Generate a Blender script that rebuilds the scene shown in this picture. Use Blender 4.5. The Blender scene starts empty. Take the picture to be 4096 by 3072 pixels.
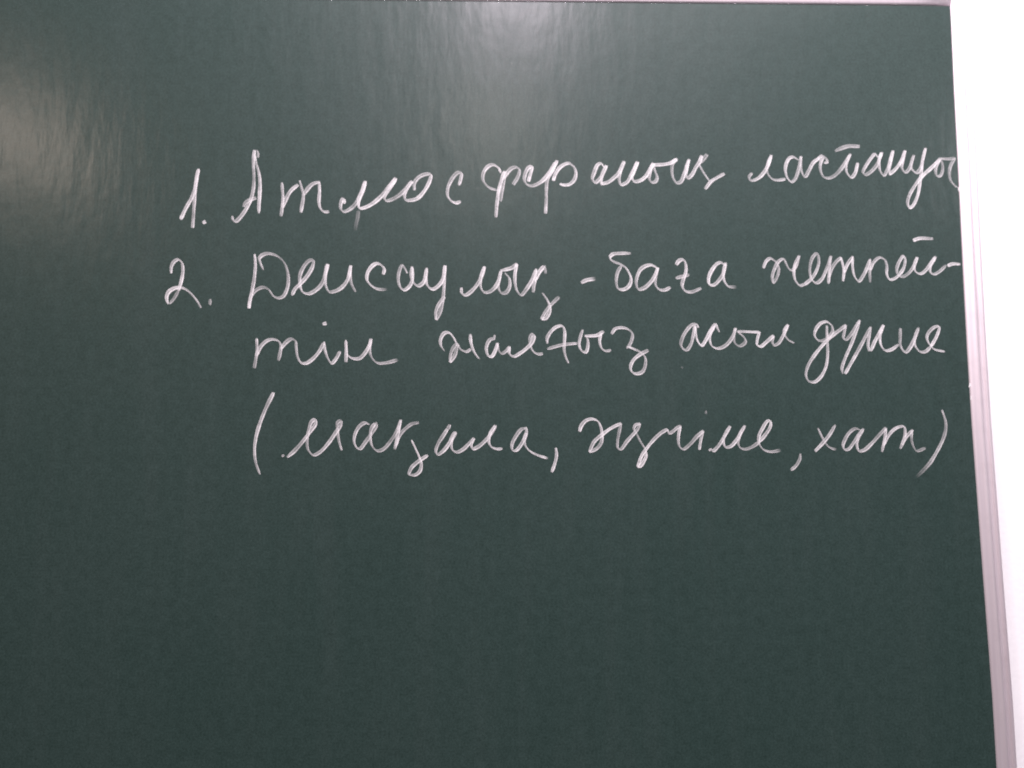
import bpy, math, random
from mathutils import Vector, Matrix

random.seed(7)
scene = bpy.context.scene
COL = scene.collection

# ------------------------------------------------------------------ camera
# metres; the board's face is the plane y = 0 and looks towards -y
F_PX, CX, CY = 3150.0, 2048.0, 1536.0          # photo is 4096 x 3072
CAM = Vector((0.0, -0.885, 1.42))
PITCH, YAW, ROLL = 5.75, 0.95, 0.0             # degrees (up, to the right, roll)
cam_d = bpy.data.cameras.new("camera")
cam_d.sensor_width = 36.0
cam_d.lens = F_PX / 4096.0 * 36.0
cam_d.clip_start = 0.02
cam_d.clip_end = 60.0
cam_d.dof.use_dof = True
cam_d.dof.focus_distance = 0.775
cam_d.dof.aperture_fstop = 2.6
cam = bpy.data.objects.new("camera", cam_d)
COL.objects.link(cam)
R = (Matrix.Rotation(math.radians(-YAW), 4, 'Z') @
     Matrix.Rotation(math.radians(90 + PITCH), 4, 'X') @
     Matrix.Rotation(math.radians(ROLL), 4, 'Z'))
cam.matrix_world = Matrix.Translation(CAM) @ R
scene.camera = cam
R3 = R.to_3x3()

def ray(px, py):
    return (R3 @ Vector(((px - CX) / F_PX, -(py - CY) / F_PX, -1.0))).normalized()

def on_board(px, py, y=0.0):
    d = ray(px, py)
    t = (y - CAM.y) / d.y
    return CAM + d * t

# ------------------------------------------------------------------ world and lamps
world = bpy.data.worlds.new("World")
scene.world = world
world.use_nodes = True
bg = world.node_tree.nodes['Background']
bg.inputs['Color'].default_value = (0.95, 0.93, 1.0, 1)     # dim light thrown back by the room
bg.inputs['Strength'].default_value = 0.11

def ceiling_lamp(x, out0, out1, width, watts, color):
    """a fluorescent fitting on the ceiling, running away from the board"""
    ld = bpy.data.lights.new("ceiling_lamp", 'AREA')
    ld.shape = 'RECTANGLE'; ld.size = width; ld.size_y = out1 - out0
    ld.energy = watts; ld.color = color
    ob = bpy.data.objects.new("ceiling_lamp", ld)
    COL.objects.link(ob)
    ob.location = (x, -(out0 + out1) / 2, 2.82)

def board_lamp():
    """the long fluorescent fitting over the board, just above what the photo shows"""
    ld = bpy.data.lights.new("board_lamp", 'AREA')
    ld.shape = 'RECTANGLE'; ld.size = 1.5; ld.size_y = 0.14
    ld.energy = 52.0; ld.color = (1.0, 0.94, 0.985)
    ob = bpy.data.objects.new("board_lamp", ld)
    COL.objects.link(ob)
    ob.location = (0.30, -0.88, 3.05)
    ob.rotation_euler = (Vector((0.30, 0, 1.35)) - ob.location).to_track_quat('-Z', 'Y').to_euler()

board_lamp()
ceiling_lamp(0.05, 1.05, 1.42, 0.24, 28.0, (1.0, 0.84, 0.95))
ceiling_lamp(-0.03, 1.95, 2.75, 0.18, 14.0, (1.0, 0.89, 0.78))
ceiling_lamp(-2.08, 2.30, 2.62, 0.20, 46.0, (1.0, 0.78, 0.66))
ceiling_lamp(2.30, 1.15, 2.75, 0.30, 48.0, (1.0, 0.94, 0.97))

scene.view_settings.view_transform = 'Standard'
scene.view_settings.look = 'None'
scene.view_settings.exposure = 0.0
scene.view_settings.gamma = 1.0
scene.render.engine = 'CYCLES'
scene.render.resolution_x = 1024
scene.render.resolution_y = 768

# ------------------------------------------------------------------ materials
def new_mat(name):
    m = bpy.data.materials.new(name)
    m.use_nodes = True
    nt = m.node_tree
    return m, nt, nt.nodes['Principled BSDF'], nt.nodes['Material Output']

def nd(nt, kind, **kw):
    n = nt.nodes.new(kind)
    for k, v in kw.items():
        if k in n.inputs.keys():
            n.inputs[k].default_value = v
        else:
            setattr(n, k, v)
    return n

def coords(nt, scale, rot=(0, 0, 0), src='Object'):
    tc = nd(nt, 'ShaderNodeTexCoord')
    mp = nd(nt, 'ShaderNodeMapping')
    mp.inputs['Scale'].default_value = scale
    mp.inputs['Rotation'].default_value = rot
    nt.links.new(tc.outputs[src], mp.inputs['Vector'])
    return mp.outputs['Vector']

def noise(nt, vec, scale, detail=3.0, rough=0.55):
    n = nd(nt, 'ShaderNodeTexNoise')
    n.inputs['Scale'].default_value = scale
    n.inputs['Detail'].default_value = detail
    n.inputs['Roughness'].default_value = rough
    nt.links.new(vec, n.inputs['Vector'])
    return n.outputs['Fac']

def ramp(nt, fac, stops):
    r = nd(nt, 'ShaderNodeValToRGB')
    e = r.color_ramp.elements
    while len(e) < len(stops):
        e.new(0.5)
    for el, (p, c) in zip(e, stops):
        el.position = p
        el.color = c if len(c) == 4 else (*c, 1)
    nt.links.new(fac, r.inputs['Fac'])
    return r.outputs['Color']

def mix(nt, fac, a, b, blend='MIX'):
    m = nd(nt, 'ShaderNodeMix', data_type='RGBA', blend_type=blend)
    for sock, v in ((m.inputs[0], fac), (m.inputs[6], a), (m.inputs[7], b)):
        if isinstance(v, (int, float)):
            sock.default_value = v
        elif isinstance(v, tuple):
            sock.default_value = (*v, 1)
        else:
            nt.links.new(v, sock)
    return m.outputs[2]

def math_n(nt, op, a, b=None, clamp=False):
    m = nd(nt, 'ShaderNodeMath', operation=op, use_clamp=clamp)
    for i, v in enumerate((a, b)):
        if v is None:
            continue
        if isinstance(v, (int, float)):
            m.inputs[i].default_value = v
        else:
            nt.links.new(v, m.inputs[i])
    return m.outputs[0]

def board_material():
    m, nt, b, out = new_mat("green_board_enamel")
    # washed-on chalk dust: broad clouds, faint wiping streaks and a fine grain
    cloud = noise(nt, coords(nt, (1, 1, 1)), 3.2, 4, 0.6)
    wipe = noise(nt, coords(nt, (26, 1, 3.0), (0, math.radians(8), 0)), 1.0, 4, 0.6)
    grain = noise(nt, coords(nt, (1, 1, 1)), 420.0, 2, 0.7)
    grain2 = noise(nt, coords(nt, (1, 1, 1)), 95.0, 3, 0.6)
    base = mix(nt, ramp(nt, cloud, [(0.30, (0, 0, 0)), (0.75, (1, 1, 1))]),
               (0.0195, 0.0405, 0.0355), (0.0240, 0.0450, 0.0402))
    base = mix(nt, ramp(nt, wipe, [(0.50, (0, 0, 0)), (0.80, (0.35, 0.35, 0.35))]), base, (0.033, 0.053, 0.049))
    g = math_n(nt, 'ADD', math_n(nt, 'MULTIPLY', grain, 0.9), math_n(nt, 'MULTIPLY', grain2, 0.45))
    gcol = ramp(nt, g, [(0.41, (0.60, 0.67, 0.64)), (0.94, (1.42, 1.32, 1.36))])
    base = mix(nt, 1.0, base, gcol, 'MULTIPLY')
    nt.links.new(base, b.inputs['Base Color'])
    b.inputs['Specular IOR Level'].default_value = 0.24
    b.inputs['Coat Weight'].default_value = 0.26
    b.inputs['Coat Roughness'].default_value = 0.25
    rgh = nd(nt, 'ShaderNodeMapRange')
    nt.links.new(wipe, rgh.inputs['Value'])
    rgh.inputs['From Min'].default_value = 0.3; rgh.inputs['From Max'].default_value = 0.75
    rgh.inputs['To Min'].default_value = 0.50; rgh.inputs['To Max'].default_value = 0.60
    nt.links.new(rgh.outputs['Result'], b.inputs['Roughness'])
    # orange-peel paint film, runs drawn out downwards
    st = noise(nt, coords(nt, (48, 1, 13), (0, math.radians(12), 0)), 1.0, 3, 0.5)
    pe = noise(nt, coords(nt, (40, 40, 28)), 1.0, 2, 0.45)
    h = math_n(nt, 'ADD', st, math_n(nt, 'MULTIPLY', pe, 0.45))
    bp = nd(nt, 'ShaderNodeBump')
    bp.inputs['Strength'].default_value = 1.0
    bp.inputs['Distance'].default_value = 0.0006
    nt.links.new(h, bp.inputs['Height'])
    nt.links.new(bp.outputs['Normal'], b.inputs['Normal'])
    nt.links.new(bp.outputs['Normal'], b.inputs['Coat Normal'])
    return m

def chalk_material():
    m, nt, b, out = new_mat("white_chalk")
    b.inputs['Base Color'].default_value = (0.86, 0.835, 0.85, 1)
    b.inputs['Roughness'].default_value = 0.95
    b.inputs['Specular IOR Level'].default_value = 0.1
    at = nd(nt, 'ShaderNodeAttribute', attribute_name="cover")
    n1 = noise(nt, coords(nt, (1, 1, 1)), 900.0, 2, 0.6)
    n2 = noise(nt, coords(nt, (1, 1, 1)), 160.0, 3, 0.6)
    g = math_n(nt, 'ADD', math_n(nt, 'MULTIPLY', n1, 0.55), math_n(nt, 'MULTIPLY', n2, 0.75))
    g = math_n(nt, 'ADD', math_n(nt, 'MULTIPLY', g, 1.6), -0.08)
    fac = math_n(nt, 'MULTIPLY', at.outputs['Fac'], g, True)
    tr = nd(nt, 'ShaderNodeBsdfTransparent')
    ms = nd(nt, 'ShaderNodeMixShader')
    nt.links.new(fac, ms.inputs[0])
    nt.links.new(tr.outputs[0], ms.inputs[1])
    nt.links.new(b.outputs[0], ms.inputs[2])
    nt.links.new(ms.outputs[0], out.inputs['Surface'])
    return m

def frame_material():
    m, nt, b, out = new_mat("frame_aluminium")
    n = noise(nt, coords(nt, (300, 60, 6)), 1.0, 3, 0.6)
    d = noise(nt, coords(nt, (1, 1, 1)), 35.0, 4, 0.65)
    c = mix(nt, ramp(nt, n, [(0.3, (0, 0, 0)), (0.75, (1, 1, 1))]), (0.74, 0.655, 0.70), (0.82, 0.74, 0.785))
    c = mix(nt, ramp(nt, d, [(0.55, (0, 0, 0)), (0.85, (0.5, 0.5, 0.5))]), c, (0.60, 0.53, 0.56))
    nt.links.new(c, b.inputs['Base Color'])
    b.inputs['Metallic'].default_value = 0.8
    b.inputs['Roughness'].default_value = 0.56
    return m

def wall_material():
    m, nt, b, out = new_mat("white_wall_paint")
    n = noise(nt, coords(nt, (1, 1, 1)), 9.0, 5, 0.6)
    c = ramp(nt, n, [(0.3, (0.83, 0.81, 0.83)), (0.7, (0.88, 0.865, 0.88))])
    nt.links.new(c, b.inputs['Base Color'])
    b.inputs['Roughness'].default_value = 0.85
    bp = nd(nt, 'ShaderNodeBump')
    bp.inputs['Strength'].default_value = 0.3
    bp.inputs['Distance'].default_value = 0.001
    nt.links.new(noise(nt, coords(nt, (1, 1, 1)), 160.0, 3), bp.inputs['Height'])
    nt.links.new(bp.outputs['Normal'], b.inputs['Normal'])
    return m

def simple_material(name, col, rough):
    m, nt, b, out = new_mat(name)
    n = noise(nt, coords(nt, (1, 1, 1)), 60.0, 3)
    c = ramp(nt, n, [(0.3, tuple(v * 0.93 for v in col)), (0.7, col)])
    nt.links.new(c, b.inputs['Base Color'])
    b.inputs['Roughness'].default_value = rough
    return m

M_BOARD, M_CHALK, M_FRAME, M_WALL = board_material(), chalk_material(), frame_material(), wall_material()
M_PAINT = simple_material("wall_paint_smear", (0.72, 0.68, 0.70), 0.8)

# ------------------------------------------------------------------ helpers
def link_mesh(name, verts, faces, mat, parent=None, smooth=False):
    me = bpy.data.meshes.new(name)
    me.from_pydata([tuple(v) for v in verts], [], faces)
    me.materials.append(mat)
    if smooth:
        for p in me.polygons:
            p.use_smooth = True
    me.update()
    ob = bpy.data.objects.new(name, me)
    COL.objects.link(ob)
    if parent:
        ob.parent = parent
    return ob

def box(x0, x1, y0, y1, z0, z1):
    v = [(x, y, z) for x in (x0, x1) for y in (y0, y1) for z in (z0, z1)]
    f = [(0, 1, 3, 2), (4, 6, 7, 5), (0, 4, 5, 1), (2, 3, 7, 6), (0, 2, 6, 4), (1, 5, 7, 3)]
    return v, f

# ------------------------------------------------------------------ wall
wv, wf = box(-1.9, 1.9, 0.020, 0.12, 0.0, 3.0)
wall = link_mesh("wall", wv, wf, M_WALL)
wall["kind"] = "structure"
wall["label"] = "plain white painted wall behind the green chalkboard"

# ------------------------------------------------------------------ chalkboard
corner = on_board(3801, 24)
XR, ZT = corner.x, corner.z                     # inner corner of the frame
XL, ZB = XR - 1.50, ZT - 1.00                   # a 1.5 m x 1.0 m board
board = bpy.data.objects.new("chalkboard", None)
COL.objects.link(board)
board["label"] = "dark green chalkboard with white handwritten chalk lines in a pale metal frame"
board["category"] = "chalkboard"

pv, pf = box(XL - 0.012, XR + 0.012, 0.0, 0.016, ZB - 0.012, ZT + 0.012)
panel = link_mesh("writing_panel", pv, pf, M_BOARD, board)

# frame: a ribbed pressed-metal moulding, (u outwards from the board, d proud of its face), mm
PROFILE = [(0.0, -0.5), (0.0, 0.15), (2.2, 1.3), (4.5, 2.1), (7.6, 2.6), (8.6, 3.4), (9.4, 3.8), (11.2, 3.8),
           (12.0, 3.4), (12.7, 2.3), (13.4, 1.9), (15.6, 1.9), (16.4, 2.4), (17.1, 3.4), (18.0, 3.9),
           (19.3, 3.8), (20.6, 3.1), (21.6, 1.6), (22.0, -0.5), (22.0, -19.5), (14.0, -19.5), (14.0, -0.5)]

# the side rail is not quite straight: where its inner edge is seen, as (px, py)
EDGE = [(3801, 24), (3816, 372), (3833, 700), (3849, 1040), (3868, 1400), (3886, 1690),
        (3909, 2000), (3931, 2297), (3968, 2775), (3986, 3072)]
EDGE_W = sorted(((on_board(x, y).z, on_board(x, y).x - XR) for x, y in EDGE))

def bow(z):
    if z <= EDGE_W[0][0]: return EDGE_W[0][1]
    for (z0, a), (z1, b_) in zip(EDGE_W, EDGE_W[1:]):
        if z <= z1:
            return a + (b_ - a) * (z - z0) / (z1 - z0)
    return EDGE_W[-1][1]

def rail(name, side):
    verts, faces = [], []
    n = len(PROFILE)
    steps = 24
    for i in range(steps + 1):
        t = i / steps
        for u, d in PROFILE:
            u *= 0.001; d *= 0.001
            if side == 'right':
                z = ZB - 0.022 + (ZT - ZB + 0.044) * t
                verts.append((XR + u + bow(z), -d, z))
            elif side == 'left':
                verts.append((XL - u, -d, ZB - 0.022 + (ZT - ZB + 0.044) * t))
            elif side == 'top':
                verts.append((XL + (XR - XL) * t, -d, ZT + u))
            else:
                verts.append((XL + (XR - XL) * t, -d, ZB - u))
    for i in range(steps):
        for j in range(n):
            k = (j + 1) % n
            faces.append((i * n + j, (i + 1) * n + j, (i + 1) * n + k, i * n + k))
    faces.append(tuple(range(n)))
    faces.append(tuple(steps * n + j for j in reversed(range(n))))
    ob = link_mesh(name, verts, faces, M_FRAME, board, True)
    return ob

rail("frame_rail", 'right'); rail("frame_rail", 'top'); rail("frame_rail", 'left'); rail("frame_rail", 'bottom')

# dabs of wall paint left along the frame's inner edge
def paint_smear(px, py, w, h):
    c = on_board(px, py)
    verts, faces = [(c.x, -0.0009, c.z)], []
    n = 14
    for ring, (s, y) in enumerate(((0.55, -0.0008), (1.0, -0.0002))):
        for i in range(n):
            a = 2 * math.pi * i / n
            k = s * (1 + 0.22 * math.sin(3 * a + px) + 0.12 * math.sin(5 * a + py))
            verts.append((c.x + w * k * math.cos(a), y, c.z + h * k * math.sin(a)))
    for i in range(n):
        j = (i + 1) % n
        faces.append((0, 1 + i, 1 + j))
        faces.append((1 + i, 1 + n + i, 1 + n + j, 1 + j))
    link_mesh("paint_smear", verts, faces, M_PAINT, board, True)

for a in ((3880, 1543, 0.0014, 0.0033), (3885, 1592, 0.0014, 0.0036), (3835, 758, 0.0010, 0.0026)):
    paint_smear(*a)

# ------------------------------------------------------------------ chalk handwriting
NIB_A, NIB_B = 8.4, 3.1                         # half axes of the worn chalk tip, photo pixels; long axis runs \ 
layer = [0]

def catmull(pts, step=5.0):
    if len(pts) == 2:
        pts = [pts[0], ((pts[0][0] + pts[1][0]) / 2, (pts[0][1] + pts[1][1]) / 2), pts[1]]
    P = [(2 * pts[0][0] - pts[1][0], 2 * pts[0][1] - pts[1][1])] + pts + \
        [(2 * pts[-1][0] - pts[-2][0], 2 * pts[-1][1] - pts[-2][1])]
    out = []
    for i in range(1, len(P) - 2):
        p0, p1, p2, p3 = P[i - 1], P[i], P[i + 1], P[i + 2]
        # centripetal parametrisation keeps tight turns from looping
        def tj(ti, a, b): return ti + max(1e-3, math.hypot(b[0] - a[0], b[1] - a[1])) ** 0.5
        t0 = 0.0; t1 = tj(t0, p0, p1); t2 = tj(t1, p1, p2); t3 = tj(t2, p2, p3)
        n = max(2, int(math.hypot(p2[0] - p1[0], p2[1] - p1[1]) / step))
        for k in range(n):
            t = t1 + (t2 - t1) * k / n
            def L(a, b, ta, tb): return tuple(((tb - t) * a[c] + (t - ta) * b[c]) / (tb - ta) for c in (0, 1))
            A1, A2, A3 = L(p0, p1, t0, t1), L(p1, p2, t1, t2), L(p2, p3, t2, t3)
            B1, B2 = L(A1, A2, t0, t2), L(A2, A3, t1, t3)
            out.append(L(B1, B2, t1, t2))
    out.append(pts[-1])
    return out

S_POS = (-1.0, -0.72, -0.25, 0.25, 0.70, 1.0)
S_COV = (0.0, 0.56, 0.30, 0.40, 1.0, 0.0)       # the lower-right edge of the tip bites hardest

def add_stroke(verts, faces, cover, pts, width=1.0, op=1.0, fade=0.0, grow=1.0):
    line = catmull(pts)
    layer[0] += 1
    lift = 0.00012 + layer[0] * 1.2e-6
    n = len(line)
    ph = random.uniform(0, 6.28); ph2 = random.uniform(0, 6.28)
    press = random.uniform(0.70, 1.12)
    secs = []
    tang = []
    for i in range(n):
        a, b = line[max(0, i - 1)], line[min(n - 1, i + 1)]
        l = math.hypot(b[0] - a[0], b[1] - a[1]) or 1.0
        tang.append(((b[0] - a[0]) / l, (b[1] - a[1]) / l))
    u = (0.7071, 0.7071); v = (0.7071, -0.7071)
    def sec(p, t, k, c):
        nx, ny = -t[1], t[0]
        # s = +1 is always the tip's lower-right side
        if nx * u[0] + ny * u[1] < 0:
            nx, ny = -nx, -ny
        w = math.hypot(NIB_A * (nx * u[0] + ny * u[1]), NIB_B * (nx * v[0] + ny * v[1])) * width * k * grow
        base = len(verts)
        for s, cv in zip(S_POS, S_COV):
            q = on_board(p[0] + nx * w * s, p[1] + ny * w * s)
            verts.append((q.x, -(lift + 0.00010 * (1 - s * s)), q.z))
            cover.append(min(1.0, cv * c))
        secs.append((base, (nx, ny)))
    cap = NIB_B * 0.9 * width
    t0, t1 = tang[0], tang[-1]
    sec((line[0][0] - t0[0] * cap, line[0][1] - t0[1] * cap), t0, 0.40, 0.0)
    L = 0.0
    TOT = sum(math.hypot(line[i][0] - line[i - 1][0], line[i][1] - line[i - 1][1]) for i in range(1, n))
    e0, e1 = random.uniform(6, 20), random.uniform(6, 16)
    k0, k1 = random.uniform(0.5, 0.85), random.uniform(0.55, 0.9)
    def taper(l):
        k = 1.0
        if l < e0: k = min(k, k0 + (1 - k0) * l / e0)
        if TOT - l < e1: k = min(k, k1 + (1 - k1) * (TOT - l) / e1)
        return k
    for i in range(n):
        f = i / (n - 1)
        if i:
            L += math.hypot(line[i][0] - line[i - 1][0], line[i][1] - line[i - 1][1])
        wob = 1 + 0.07 * math.sin(L / 23 + ph) + 0.05 * math.sin(L / 9.1 + ph2)
        c = op * press * (1 + 0.22 * math.sin(L / 41 + ph2) + 0.10 * math.sin(L / 13 + ph))
        if f < 0.06: c *= 1.25
        if fade and f > 1 - fade:
            c *= max(0.0, (1 - f) / fade) ** 0.8
        sec(line[i], tang[i], wob * taper(L), c)
    sec((line[-1][0] + t1[0] * cap, line[-1][1] + t1[1] * cap), t1, 0.45, 0.0)
    m = len(S_POS)
    for (a, na), (b, nb) in zip(secs, secs[1:]):
        flip = na[0] * nb[0] + na[1] * nb[1] < 0
        for j in range(m - 1):
            if flip:
                faces.append((a + j, a + j + 1, b + m - 2 - j, b + m - 1 - j))
            else:
                faces.append((a + j, a + j + 1, b + j + 1, b + j))

def parse(stroke, origin):
    """'w1.2 o0.6 f0.3: x,y x,y ...' in a 3x enlargement whose upper left photo pixel is origin"""
    width = op = 1.0; fade = 0.0
    if ':' in stroke:
        head, stroke = stroke.split(':')
        for h in head.split():
            if h[0] == 'w': width = float(h[1:])
            if h[0] == 'o': op = float(h[1:])
            if h[0] == 'f': fade = float(h[1:])
    pts = [tuple(float(c) for c in p.split(',')) for p in stroke.split()]
    return [(origin[0] + x / 3.0, origin[1] + y / 3.0) for x, y in pts], width, op, fade

def word(text, grow, letters):
    w = bpy.data.objects.new("chalk_word", None)
    COL.objects.link(w)
    w.parent = board
    w["label"] = 'white chalk handwriting reading "%s"' % text
    for kind, origin, strokes in letters:
        verts, faces, cover = [], [], []
        for s in strokes:
            pts, wd, op, fd = parse(s, origin)
            add_stroke(verts, faces, cover, pts, wd, op, fd, grow)
        ob = link_mesh(kind, verts, faces, M_CHALK, w)
        at = ob.data.attributes.new("cover", 'FLOAT', 'POINT')
        at.data.foreach_set("value", cover)

A, B, C, D, E = (680, 550), (1300, 550), (1900, 500), (2550, 500), (3150, 500)
F, G, H, I, J, K = (640, 930), (1300, 930), (1850, 930), (2400, 930), (2780, 930), (3150, 930)
L_, M_, N_, O_ = (980, 1240), (1700, 1200), (2350, 1200), (3150, 1200)
P_, Q_, R_, S_, U_ = (980, 1500), (1600, 1500), (2250, 1500), (2600, 1500), (3130, 1500)
LT, DG, PU = "letter", "numeral", "punctuation_mark"

word("1.", 1.0, [
    (DG, A, ["130,980 190,850 255,735 300,620 325,480 344,380", "w1.05: 342,385 316,490 301,640 288,840 272,1080"]),
    (PU, A, ["w1.1: 398,1024 425,1010"])])
word("Атмосфераның", 1.0, [
    (LT, A, ["745,945 758,990 790,1005 850,950 920,850 975,730 1003,600 1007,450 1000,300 1014,155",
             "w1.12: 1012,200 1025,290 1055,380 1078,500 1077,680 1068,800 1066,905", "w0.8: 1045,158 1058,200 1053,240",
             "885,830 905,785 960,750 1030,725"]),
    (LT, A, ["1343,545 1350,640 1355,740 1345,850 1333,940", "1352,840 1390,745 1450,640 1535,570",
             "1556,520 1575,590 1600,690 1588,800 1572,895", "1605,690 1650,620 1710,560 1780,535",
             "1788,530 1795,640 1788,780 1810,860 1860,893 1905,890"]),
    (LT, B, ["228,790 235,752 212,738 192,785 190,860 220,890 295,862 375,785 435,660 480,530",
             "488,525 450,650 410,740 402,810 415,850 480,840 570,795 680,700 790,560 850,490",
             "848,500 780,600 725,680 712,730 735,758 800,745 880,700 950,640 1040,530",
             "o0.28 f0.6 w1.1: 400,885 392,960 372,1050 362,1125"]),
    (LT, B, ["1045,525 985,610 955,690 965,745 1020,755 1110,730 1200,630 1260,510 1268,445 1210,440 1130,475 1075,540 1072,630"]),
    (LT, B, ["1608,570 1628,500 1635,430 1600,420 1550,460 1500,540 1470,630 1475,710 1530,770 1580,785 1625,768"]),
    (LT, C, ["w1.05: 308,572 280,515 220,478 165,492 110,555 92,630 110,690 170,750 258,783",
             "350,560 322,650 290,760 268,900 250,1105", "o0.55: 365,560 345,680 320,820 305,915",
             "350,640 390,570 440,520 500,508 532,540 515,620 460,712"]),
    (LT, C, ["640,675 658,610 682,500 645,510 605,580 592,660 620,710 680,730 750,708 830,650 900,560 960,460"]),
    (LT, C, ["985,430 930,540 872,640 857,750 855,880 847,1060",
             "940,665 960,600 1000,530 1060,480 1130,460 1190,510 1210,580 1190,660 1130,713 1060,720 1020,708"]),
    (LT, C, ["1545,505 1512,462 1475,475 1430,570 1410,650 1440,690 1500,640 1545,560 1575,490",
             "1575,490 1530,590 1512,680 1520,718", "1518,705 1590,690 1660,640 1720,580 1790,440"]),
    (LT, C, ["1788,440 1738,570 1730,660 1750,715 1820,690 1870,610 1920,510 1950,445",
             "1950,450 1905,560 1882,625 1905,675 1980,668 2050,615 2100,530 2140,460"]),
    (LT, D, ["178,470 150,560 140,640 165,685 215,680 235,630 208,550 190,490", "190,480 300,475 400,455 470,410",
             "470,410 425,455 412,540 425,630 470,695 520,680 560,590 590,490 620,415"]),
    (LT, D, ["612,425 590,520 580,600 600,640 650,600 700,510 745,440 770,370", "o0.8: 832,358 790,410 745,455",
             "735,470 790,570 860,670", "w0.85: 1040,585 950,635 880,680 840,730 812,768"])])
word("ластануы", 0.90, [
    (LT, D, ["1370,582 1340,620 1350,660 1390,665 1460,630 1530,550 1570,470 1605,365",
             "1603,375 1570,450 1550,540 1570,600 1620,650 1680,662 1770,650"]),
    (LT, D, ["1930,420 1870,385 1820,400 1780,480 1775,560 1800,640 1850,682 1890,650 1930,540 1960,380",
             "1960,385 1958,500 1980,590 2008,622 2060,540 2110,450 2180,400"]),
    (LT, E, ["365,400 410,372 450,390 475,445 440,455", "425,390 395,460 395,540 430,620 490,638 560,610 640,530 700,440 755,350"]),
    (LT, E, ["w1.25: 575,310 640,282 730,255 860,258", "750,360 715,430 700,500 715,580 765,628 810,580 840,460"]),
    (LT, E, ["1080,385 1050,350 1000,400 940,490 905,570 930,597 1000,560 1070,480 1110,390 1130,330",
             "1125,340 1095,440 1115,560 1155,605 1190,555 1230,430 1265,310"]),
    (LT, E, ["1262,320 1238,430 1218,520 1222,590", "1222,592 1290,535 1360,440 1410,310",
             "1410,320 1385,420 1370,510 1410,568 1450,540 1485,460 1515,365"]),
    (LT, E, ["1512,370 1485,450 1490,530 1550,572 1595,520 1625,400 1655,280",
             "1655,285 1625,400 1608,540 1590,680 1565,830 1510,960 1465,995 1440,940 1460,850 1520,740 1620,610 1720,520 1820,420"]),
    (LT, E, ["1830,400 1790,480 1775,560 1795,612 1830,612 1860,540 1852,450 1830,410", "1840,402 1920,408 2010,400",
             "2008,402 1960,480 1940,570 1955,660 2000,722 2030,745"])])
word("2.", 1.0, [
    (DG, F, ["135,485 135,420 165,355 220,325 260,360 275,450 262,560 225,690", "o0.6 w0.85: 225,690 170,790 118,852",
             "w1.1: 98,855 80,790 100,720 170,672 250,660 330,695 400,765 450,830 490,900"]),
    (PU, F, ["w1.15: 602,805 600,865"])])
word("Денсаулық", 1.0, [
    (LT, F, ["1137,265 1145,400 1130,560 1105,700 1085,800 1070,905",
             "1065,905 1090,770 1150,695 1240,658 1300,682 1360,760 1420,787 1480,765 1530,660 1540,540 1510,400 1440,305 1350,260 1260,258 1195,305 1205,365 1240,445"]),
    (LT, F, ["1585,750 1620,680 1680,620 1760,530 1830,410 1838,332 1790,338 1720,420 1680,520 1680,620 1710,710 1780,735 1860,700 1940,620 1980,500 2000,380"]),
    (LT, G, ["35,385 5,520 10,640 50,710 120,705 200,660 270,570 310,400", "w1.1: 307,405 300,520 320,620 365,710"]),
    (LT, G, ["w1.05 f0.15: 700,500 710,440 670,388 620,372 560,410 510,490 505,570 560,640 640,680 750,682"]),
    (LT, G, ["w1.1: 985,485 955,430 928,388", "920,390 890,470 880,570 905,660 950,690 1010,650 1050,560 1045,415",
             "w1.1: 1042,415 1035,520 1060,600 1120,640 1180,600 1205,520 1220,430"]),
    (LT, G, ["w1.05: 1222,432 1210,540 1230,640 1290,680 1360,640 1410,570 1440,400",
             "1440,402 1432,560 1425,700 1410,830 1380,960 1335,1045", "1332,1045 1330,960 1362,870 1432,772"]),
    (LT, G, ["1637,665 1642,730 1680,752 1740,720 1830,620 1890,500 1910,410",
             "1915,415 1870,540 1865,640 1900,710 1960,717 2030,670 2080,590 2110,470"]),
    (LT, H, ["460,470 435,570 430,660 460,722 520,722 565,650 560,550 510,490", "460,458 540,440 600,420 650,375",
             "650,380 632,480 630,600 660,710 705,750 760,690 830,580 885,440"]),
    (LT, H, ["880,455 870,560 855,640 848,715", "w1.05: 868,580 910,490 975,405", "985,400 990,450 997,490",
             "960,730 1010,800 1045,880 1040,960 1000,1030 955,1040", "w0.9: 950,1040 990,960 1060,870 1155,775"])])
word("- баға", 0.98, [
    (PU, H, ["w1.1 f0.3: 1428,602 1480,575 1600,553"]),
    (LT, I, ["365,250 260,250 150,262 118,292", "118,295 125,322 170,352 240,378 300,415 350,490 372,570 345,645 280,685 215,670 195,600 210,480 255,400"]),
    (LT, I, ["690,430 620,392 560,398 490,440 445,530 435,620 460,680 530,665 620,580 670,490 692,425",
             "690,428 665,540 670,640 720,687 780,690 840,660"]),
    (LT, I, ["915,385 950,338 1000,328 1028,380 1030,470 1000,560 985,640 1020,700 1090,715 1210,670", "o0.8: 912,548 980,530 1065,508"]),
    (LT, I, ["1500,405 1460,362 1410,372 1350,440 1305,540 1310,620 1360,632 1430,570 1480,490 1505,365",
             "f0.2: 1502,375 1480,480 1490,580 1540,645 1640,655"])])
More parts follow.
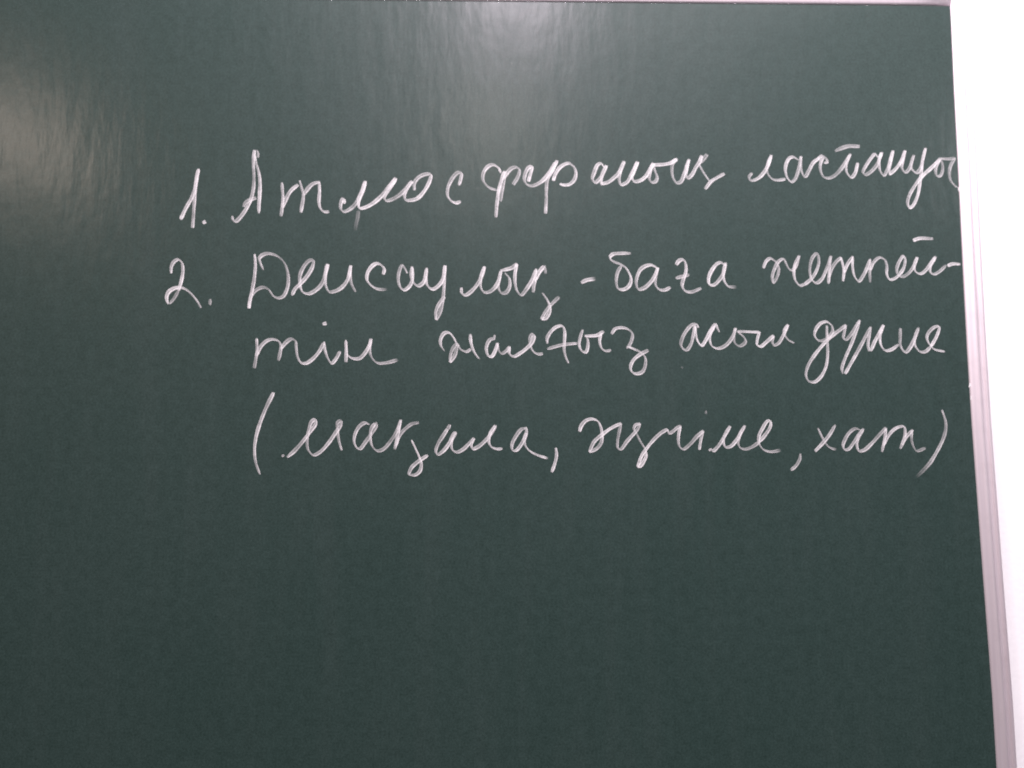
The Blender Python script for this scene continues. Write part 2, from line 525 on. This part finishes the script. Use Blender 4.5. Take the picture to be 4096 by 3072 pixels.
word("жетпей-", 0.87, [
    (LT, J, ["820,425 850,350 900,312 960,345 1000,410 1000,480 970,560 935,605", "935,605 925,540 960,420 1010,340 1065,320 1090,370 1130,440 1170,450 1210,400 1250,280",
             "1248,285 1200,380 1185,480 1205,580 1260,635 1320,620"]),
    (LT, J, ["1320,620 1400,550 1460,450 1485,340 1462,252 1410,300 1380,400 1380,500 1410,580 1460,605 1520,560 1580,430 1630,285"]),
    (LT, J, ["1628,290 1610,430 1605,540 1600,610", "1608,540 1640,430 1700,345 1750,303", "1748,300 1775,400 1785,480 1775,580",
             "1788,480 1830,380 1892,290", "1890,292 1890,420 1920,540 1965,585 2010,530 2060,430 2095,330"]),
    (LT, K, ["990,322 985,450 990,595", "992,450 1030,360 1100,302 1160,322 1190,400 1190,500 1220,560 1270,560 1330,520"]),
    (LT, K, ["1330,520 1390,430 1410,330 1390,282 1340,350 1310,440 1325,510 1380,530 1450,490 1510,410 1555,300"]),
    (LT, K, ["1553,305 1520,400 1535,470 1600,495 1660,450 1720,370 1775,290", "1770,300 1710,410 1715,480 1760,500 1820,470 1900,395",
             "w1.15: 1512,95 1580,72 1740,75"]),
    (PU, K, ["w1.15: 1925,398 1980,378 2068,382"])])
word("тін", 0.97, [
    (LT, L_, ["140,345 143,420 145,500 130,590 112,695", "135,545 190,440 260,372 330,352 400,372 430,430 425,500 402,603",
              "435,465 490,392 560,348 605,372 615,450 630,560 670,630 730,640 810,590 890,500 945,400"]),
    (LT, L_, ["950,385 960,480 1000,590 1040,640 1090,590 1140,500", "w1.35: 938,168 972,160"]),
    (LT, L_, ["w1.1: 1210,365 1215,500 1212,622", "1220,535 1290,580 1370,582 1430,530 1490,430 1512,350",
              "f0.12: 1510,365 1495,470 1520,570 1590,635 1690,635 1840,597"])])
word("жалғыз", 0.95, [
    (LT, M_, ["232,610 192,550 185,480 230,400 285,392 335,440 375,515", "380,520 330,590 305,670 300,745",
              "300,745 355,670 380,580 390,530 420,585 500,620 545,590", "w1.15 f0.12: 545,415 548,490 575,590 620,670 665,715"]),
    (LT, M_, ["w1.05: 835,425 825,465 790,470 755,510 735,590 760,670 800,678 840,615 870,520", "870,525 880,600 920,642 970,615 1015,560"]),
    (LT, M_, ["1012,565 1010,640 1060,678 1140,640 1230,570 1290,500 1310,430 1290,412 1260,460 1262,540 1300,620 1360,650 1410,645"]),
    (LT, M_, ["1468,520 1465,460 1510,380 1580,322 1650,315 1675,370 1672,500 1670,600 1690,690 1720,755",
              "w0.95: 1470,588 1560,560 1660,537 1820,520"]),
    (LT, M_, ["1890,362 1865,440 1850,540 1880,610 1930,625 1955,540 1950,470 1922,432", "1920,430 1990,432 2070,422 2140,378",
              "2112,400 2095,490 2120,580 2170,612 2228,602"]),
    (LT, N_, ["290,405 330,348 400,332 480,348 535,402 530,480 490,560 470,575",
              "482,560 560,590 640,630 690,690 695,770 660,860 600,885 540,870 515,820 545,730 620,660 725,605"])])
word("асыл", 0.89, [
    (LT, N_, ["w1.05: 1325,330 1315,298 1270,290 1200,350 1140,450 1120,540 1150,590 1190,600 1240,530 1270,420 1285,312",
              "1290,312 1300,420 1330,510 1370,547 1420,480 1480,360 1530,285"]),
    (LT, N_, ["w1.1: 1580,382 1555,335 1538,285", "1525,315 1480,385 1465,460 1490,550 1560,582 1650,550 1730,460 1780,340"]),
    (LT, N_, ["1770,342 1755,440 1770,520 1830,552 1895,500 1865,435 1795,378", "1805,375 1900,380 2055,388"]),
    (LT, J, ["772,1195 750,1270 745,1350 790,1367 850,1320 940,1240", "940,1242 925,1310 945,1352 1000,1330 1060,1230 1115,1110",
             "w1.05: 1112,1112 1068,1190 1080,1240 1120,1290 1185,1325"])])
word("дүние", 0.86, [
    (LT, O_, ["525,300 470,262 400,278 340,350 325,430 370,485 430,485 500,440 540,370 530,305",
              "470,310 472,420 478,540 480,660 460,800 400,920 320,985 250,970 220,900 250,780 340,640 450,510 560,410 640,350 700,302"]),
    (LT, O_, ["697,308 680,390 670,460 700,475 770,400 830,300 865,245", "863,250 820,380 760,540 690,700 652,820 660,880",
              "w1.05: 692,882 760,760 850,600 930,450 992,330"]),
    (LT, O_, ["w1.05: 995,325 975,450 965,540 978,610", "w1.1: 1000,610 1040,510 1100,400 1150,305",
              "1145,312 1110,430 1120,540 1170,605 1240,598 1330,535"]),
    (LT, O_, ["w1.15: 1352,345 1350,460 1350,530 1380,600 1420,625 1470,570 1520,470 1570,335", "1562,345 1525,460 1530,550 1590,620 1650,620 1720,560"]),
    (LT, O_, ["1720,560 1790,430 1818,320 1770,322 1700,380 1670,450 1700,530 1760,590 1880,620"])])
word("(мақала,", 0.95, [
    (PU, P_, ["w1.05: 343,215 260,380 180,580 130,760 115,920 130,1050 178,1190"]),
    (LT, P_, ["o0.6 w0.9: 445,972 470,965", "510,985 600,905 700,790 790,670 850,580 842,535 800,560 765,660 745,780 760,900 820,960 900,925 1000,820 1090,690 1150,600 1152,548 1112,570 1110,660 1130,800 1160,900"]),
    (LT, P_, ["1490,592 1440,575 1380,610 1325,700 1310,800 1340,870 1380,885 1450,800 1520,700 1578,605 1572,570",
              "1558,582 1515,650 1505,760 1530,860 1590,910 1660,890 1750,790 1830,660 1870,540"]),
    (LT, P_, ["1865,548 1840,680 1815,800 1797,888", "1812,850 1850,730 1930,640 2010,585 2082,572",
              "2000,785 2050,890 2090,980 2115,1060 2100,1150 2040,1200 1970,1195", "1962,1190 2000,1110 2090,1030 2190,965"]),
    (LT, Q_, ["w1.25: 598,602 578,640", "570,648 520,725 450,840 430,920 450,955 520,910 590,820 650,700 675,688",
              "670,692 620,790 625,890 680,925 760,890 840,810 890,758"]),
    (LT, Q_, ["885,762 855,830 870,885 940,860 1040,770 1110,680 1145,605", "1140,612 1080,710 1065,800 1095,860 1160,887 1225,885"]),
    (LT, Q_, ["w1.2: 1508,632 1518,668", "1500,640 1460,650 1400,720 1345,830 1350,900 1390,907 1450,840 1505,730 1520,670",
              "w1.1 f0.1: 1512,700 1490,790 1510,860 1570,920 1660,965 1780,1002"]),
    (PU, Q_, ["1870,878 1878,960 1855,1070 1822,1162"])])
word("әңгіме,", 0.91, [
    (LT, R_, ["w1.1: 205,675 225,610 280,548 350,528 420,552 460,630 475,720 460,820 400,890 325,920", "322,920 380,800 470,720 580,640 700,580"]),
    (LT, R_, ["702,585 680,680 660,800 665,880 700,890 770,800 850,710 900,650 930,585", "w0.9: 928,585 875,600 855,650 880,690",
              "w1.1: 882,692 930,790 1000,900", "1000,900 1000,980 930,1098 905,1105", "903,1100 950,970 1010,880 1110,760 1190,690 1255,652"]),
    (LT, R_, ["1258,655 1280,700 1320,680 1380,630 1420,612", "1415,620 1395,700 1390,800 1410,870 1450,890 1530,830 1620,730 1690,672"]),
    (LT, R_, ["1683,680 1660,770 1642,892", "o0.5 w0.8: 1722,432 1718,462"]),
    (LT, S_, ["710,905 735,890 755,912 820,850 890,740 960,615", "957,622 900,710 880,790 900,860 960,860 1030,790 1090,690 1138,608",
              "1132,615 1075,720 1055,810 1080,870 1140,890 1230,860 1300,810"]),
    (LT, S_, ["f0.08: 1300,810 1380,720 1445,610 1440,550 1410,552 1350,640 1305,740 1310,830 1370,900 1460,920 1570,900"]),
    (PU, S_, ["1803,948 1795,1010 1750,1090 1692,1138"])])
word("хат)", 0.89, [
    (LT, U_, ["w1.1 f0.15: 425,642 470,740 530,840 600,885 650,890", "630,602 560,720 470,830 392,912"]),
    (LT, U_, ["930,662 880,642 810,682 750,770 725,850 745,895 790,890 860,800 920,710 970,645",
              "w1.05: 962,655 910,750 890,830 915,910 980,900 1070,820 1160,720 1240,635"]),
    (LT, U_, ["1238,642 1225,760 1192,918", "1210,840 1260,740 1330,660 1400,622 1455,620 1470,690 1450,790 1412,880",
              "1430,835 1480,745 1560,662", "1550,670 1545,760 1570,860 1610,910 1710,877"]),
    (PU, U_, ["w1.05 f0.35: 1912,425 1955,560 1955,660 1920,780 1850,920 1770,1050 1690,1140 1600,1228"])])

# stray flecks of chalk dust
def fleck(px, py, dx, dy, op, wd):
    verts, faces, cover = [], [], []
    add_stroke(verts, faces, cover, [(px, py), (px + dx, py + dy)], wd, op, 0.0, 1.0)
    ob = link_mesh("chalk_fleck", verts, faces, M_CHALK, board)
    at = ob.data.attributes.new("cover", 'FLOAT', 'POINT')
    at.data.foreach_set("value", cover)

for a in ((2726, 1471, 4, -3, 0.16, 0.7), (2042, 248, 6, 6, 0.08, 1.2), (1905, 752, 14, 2, 0.06, 0.9)):
    fleck(*a)
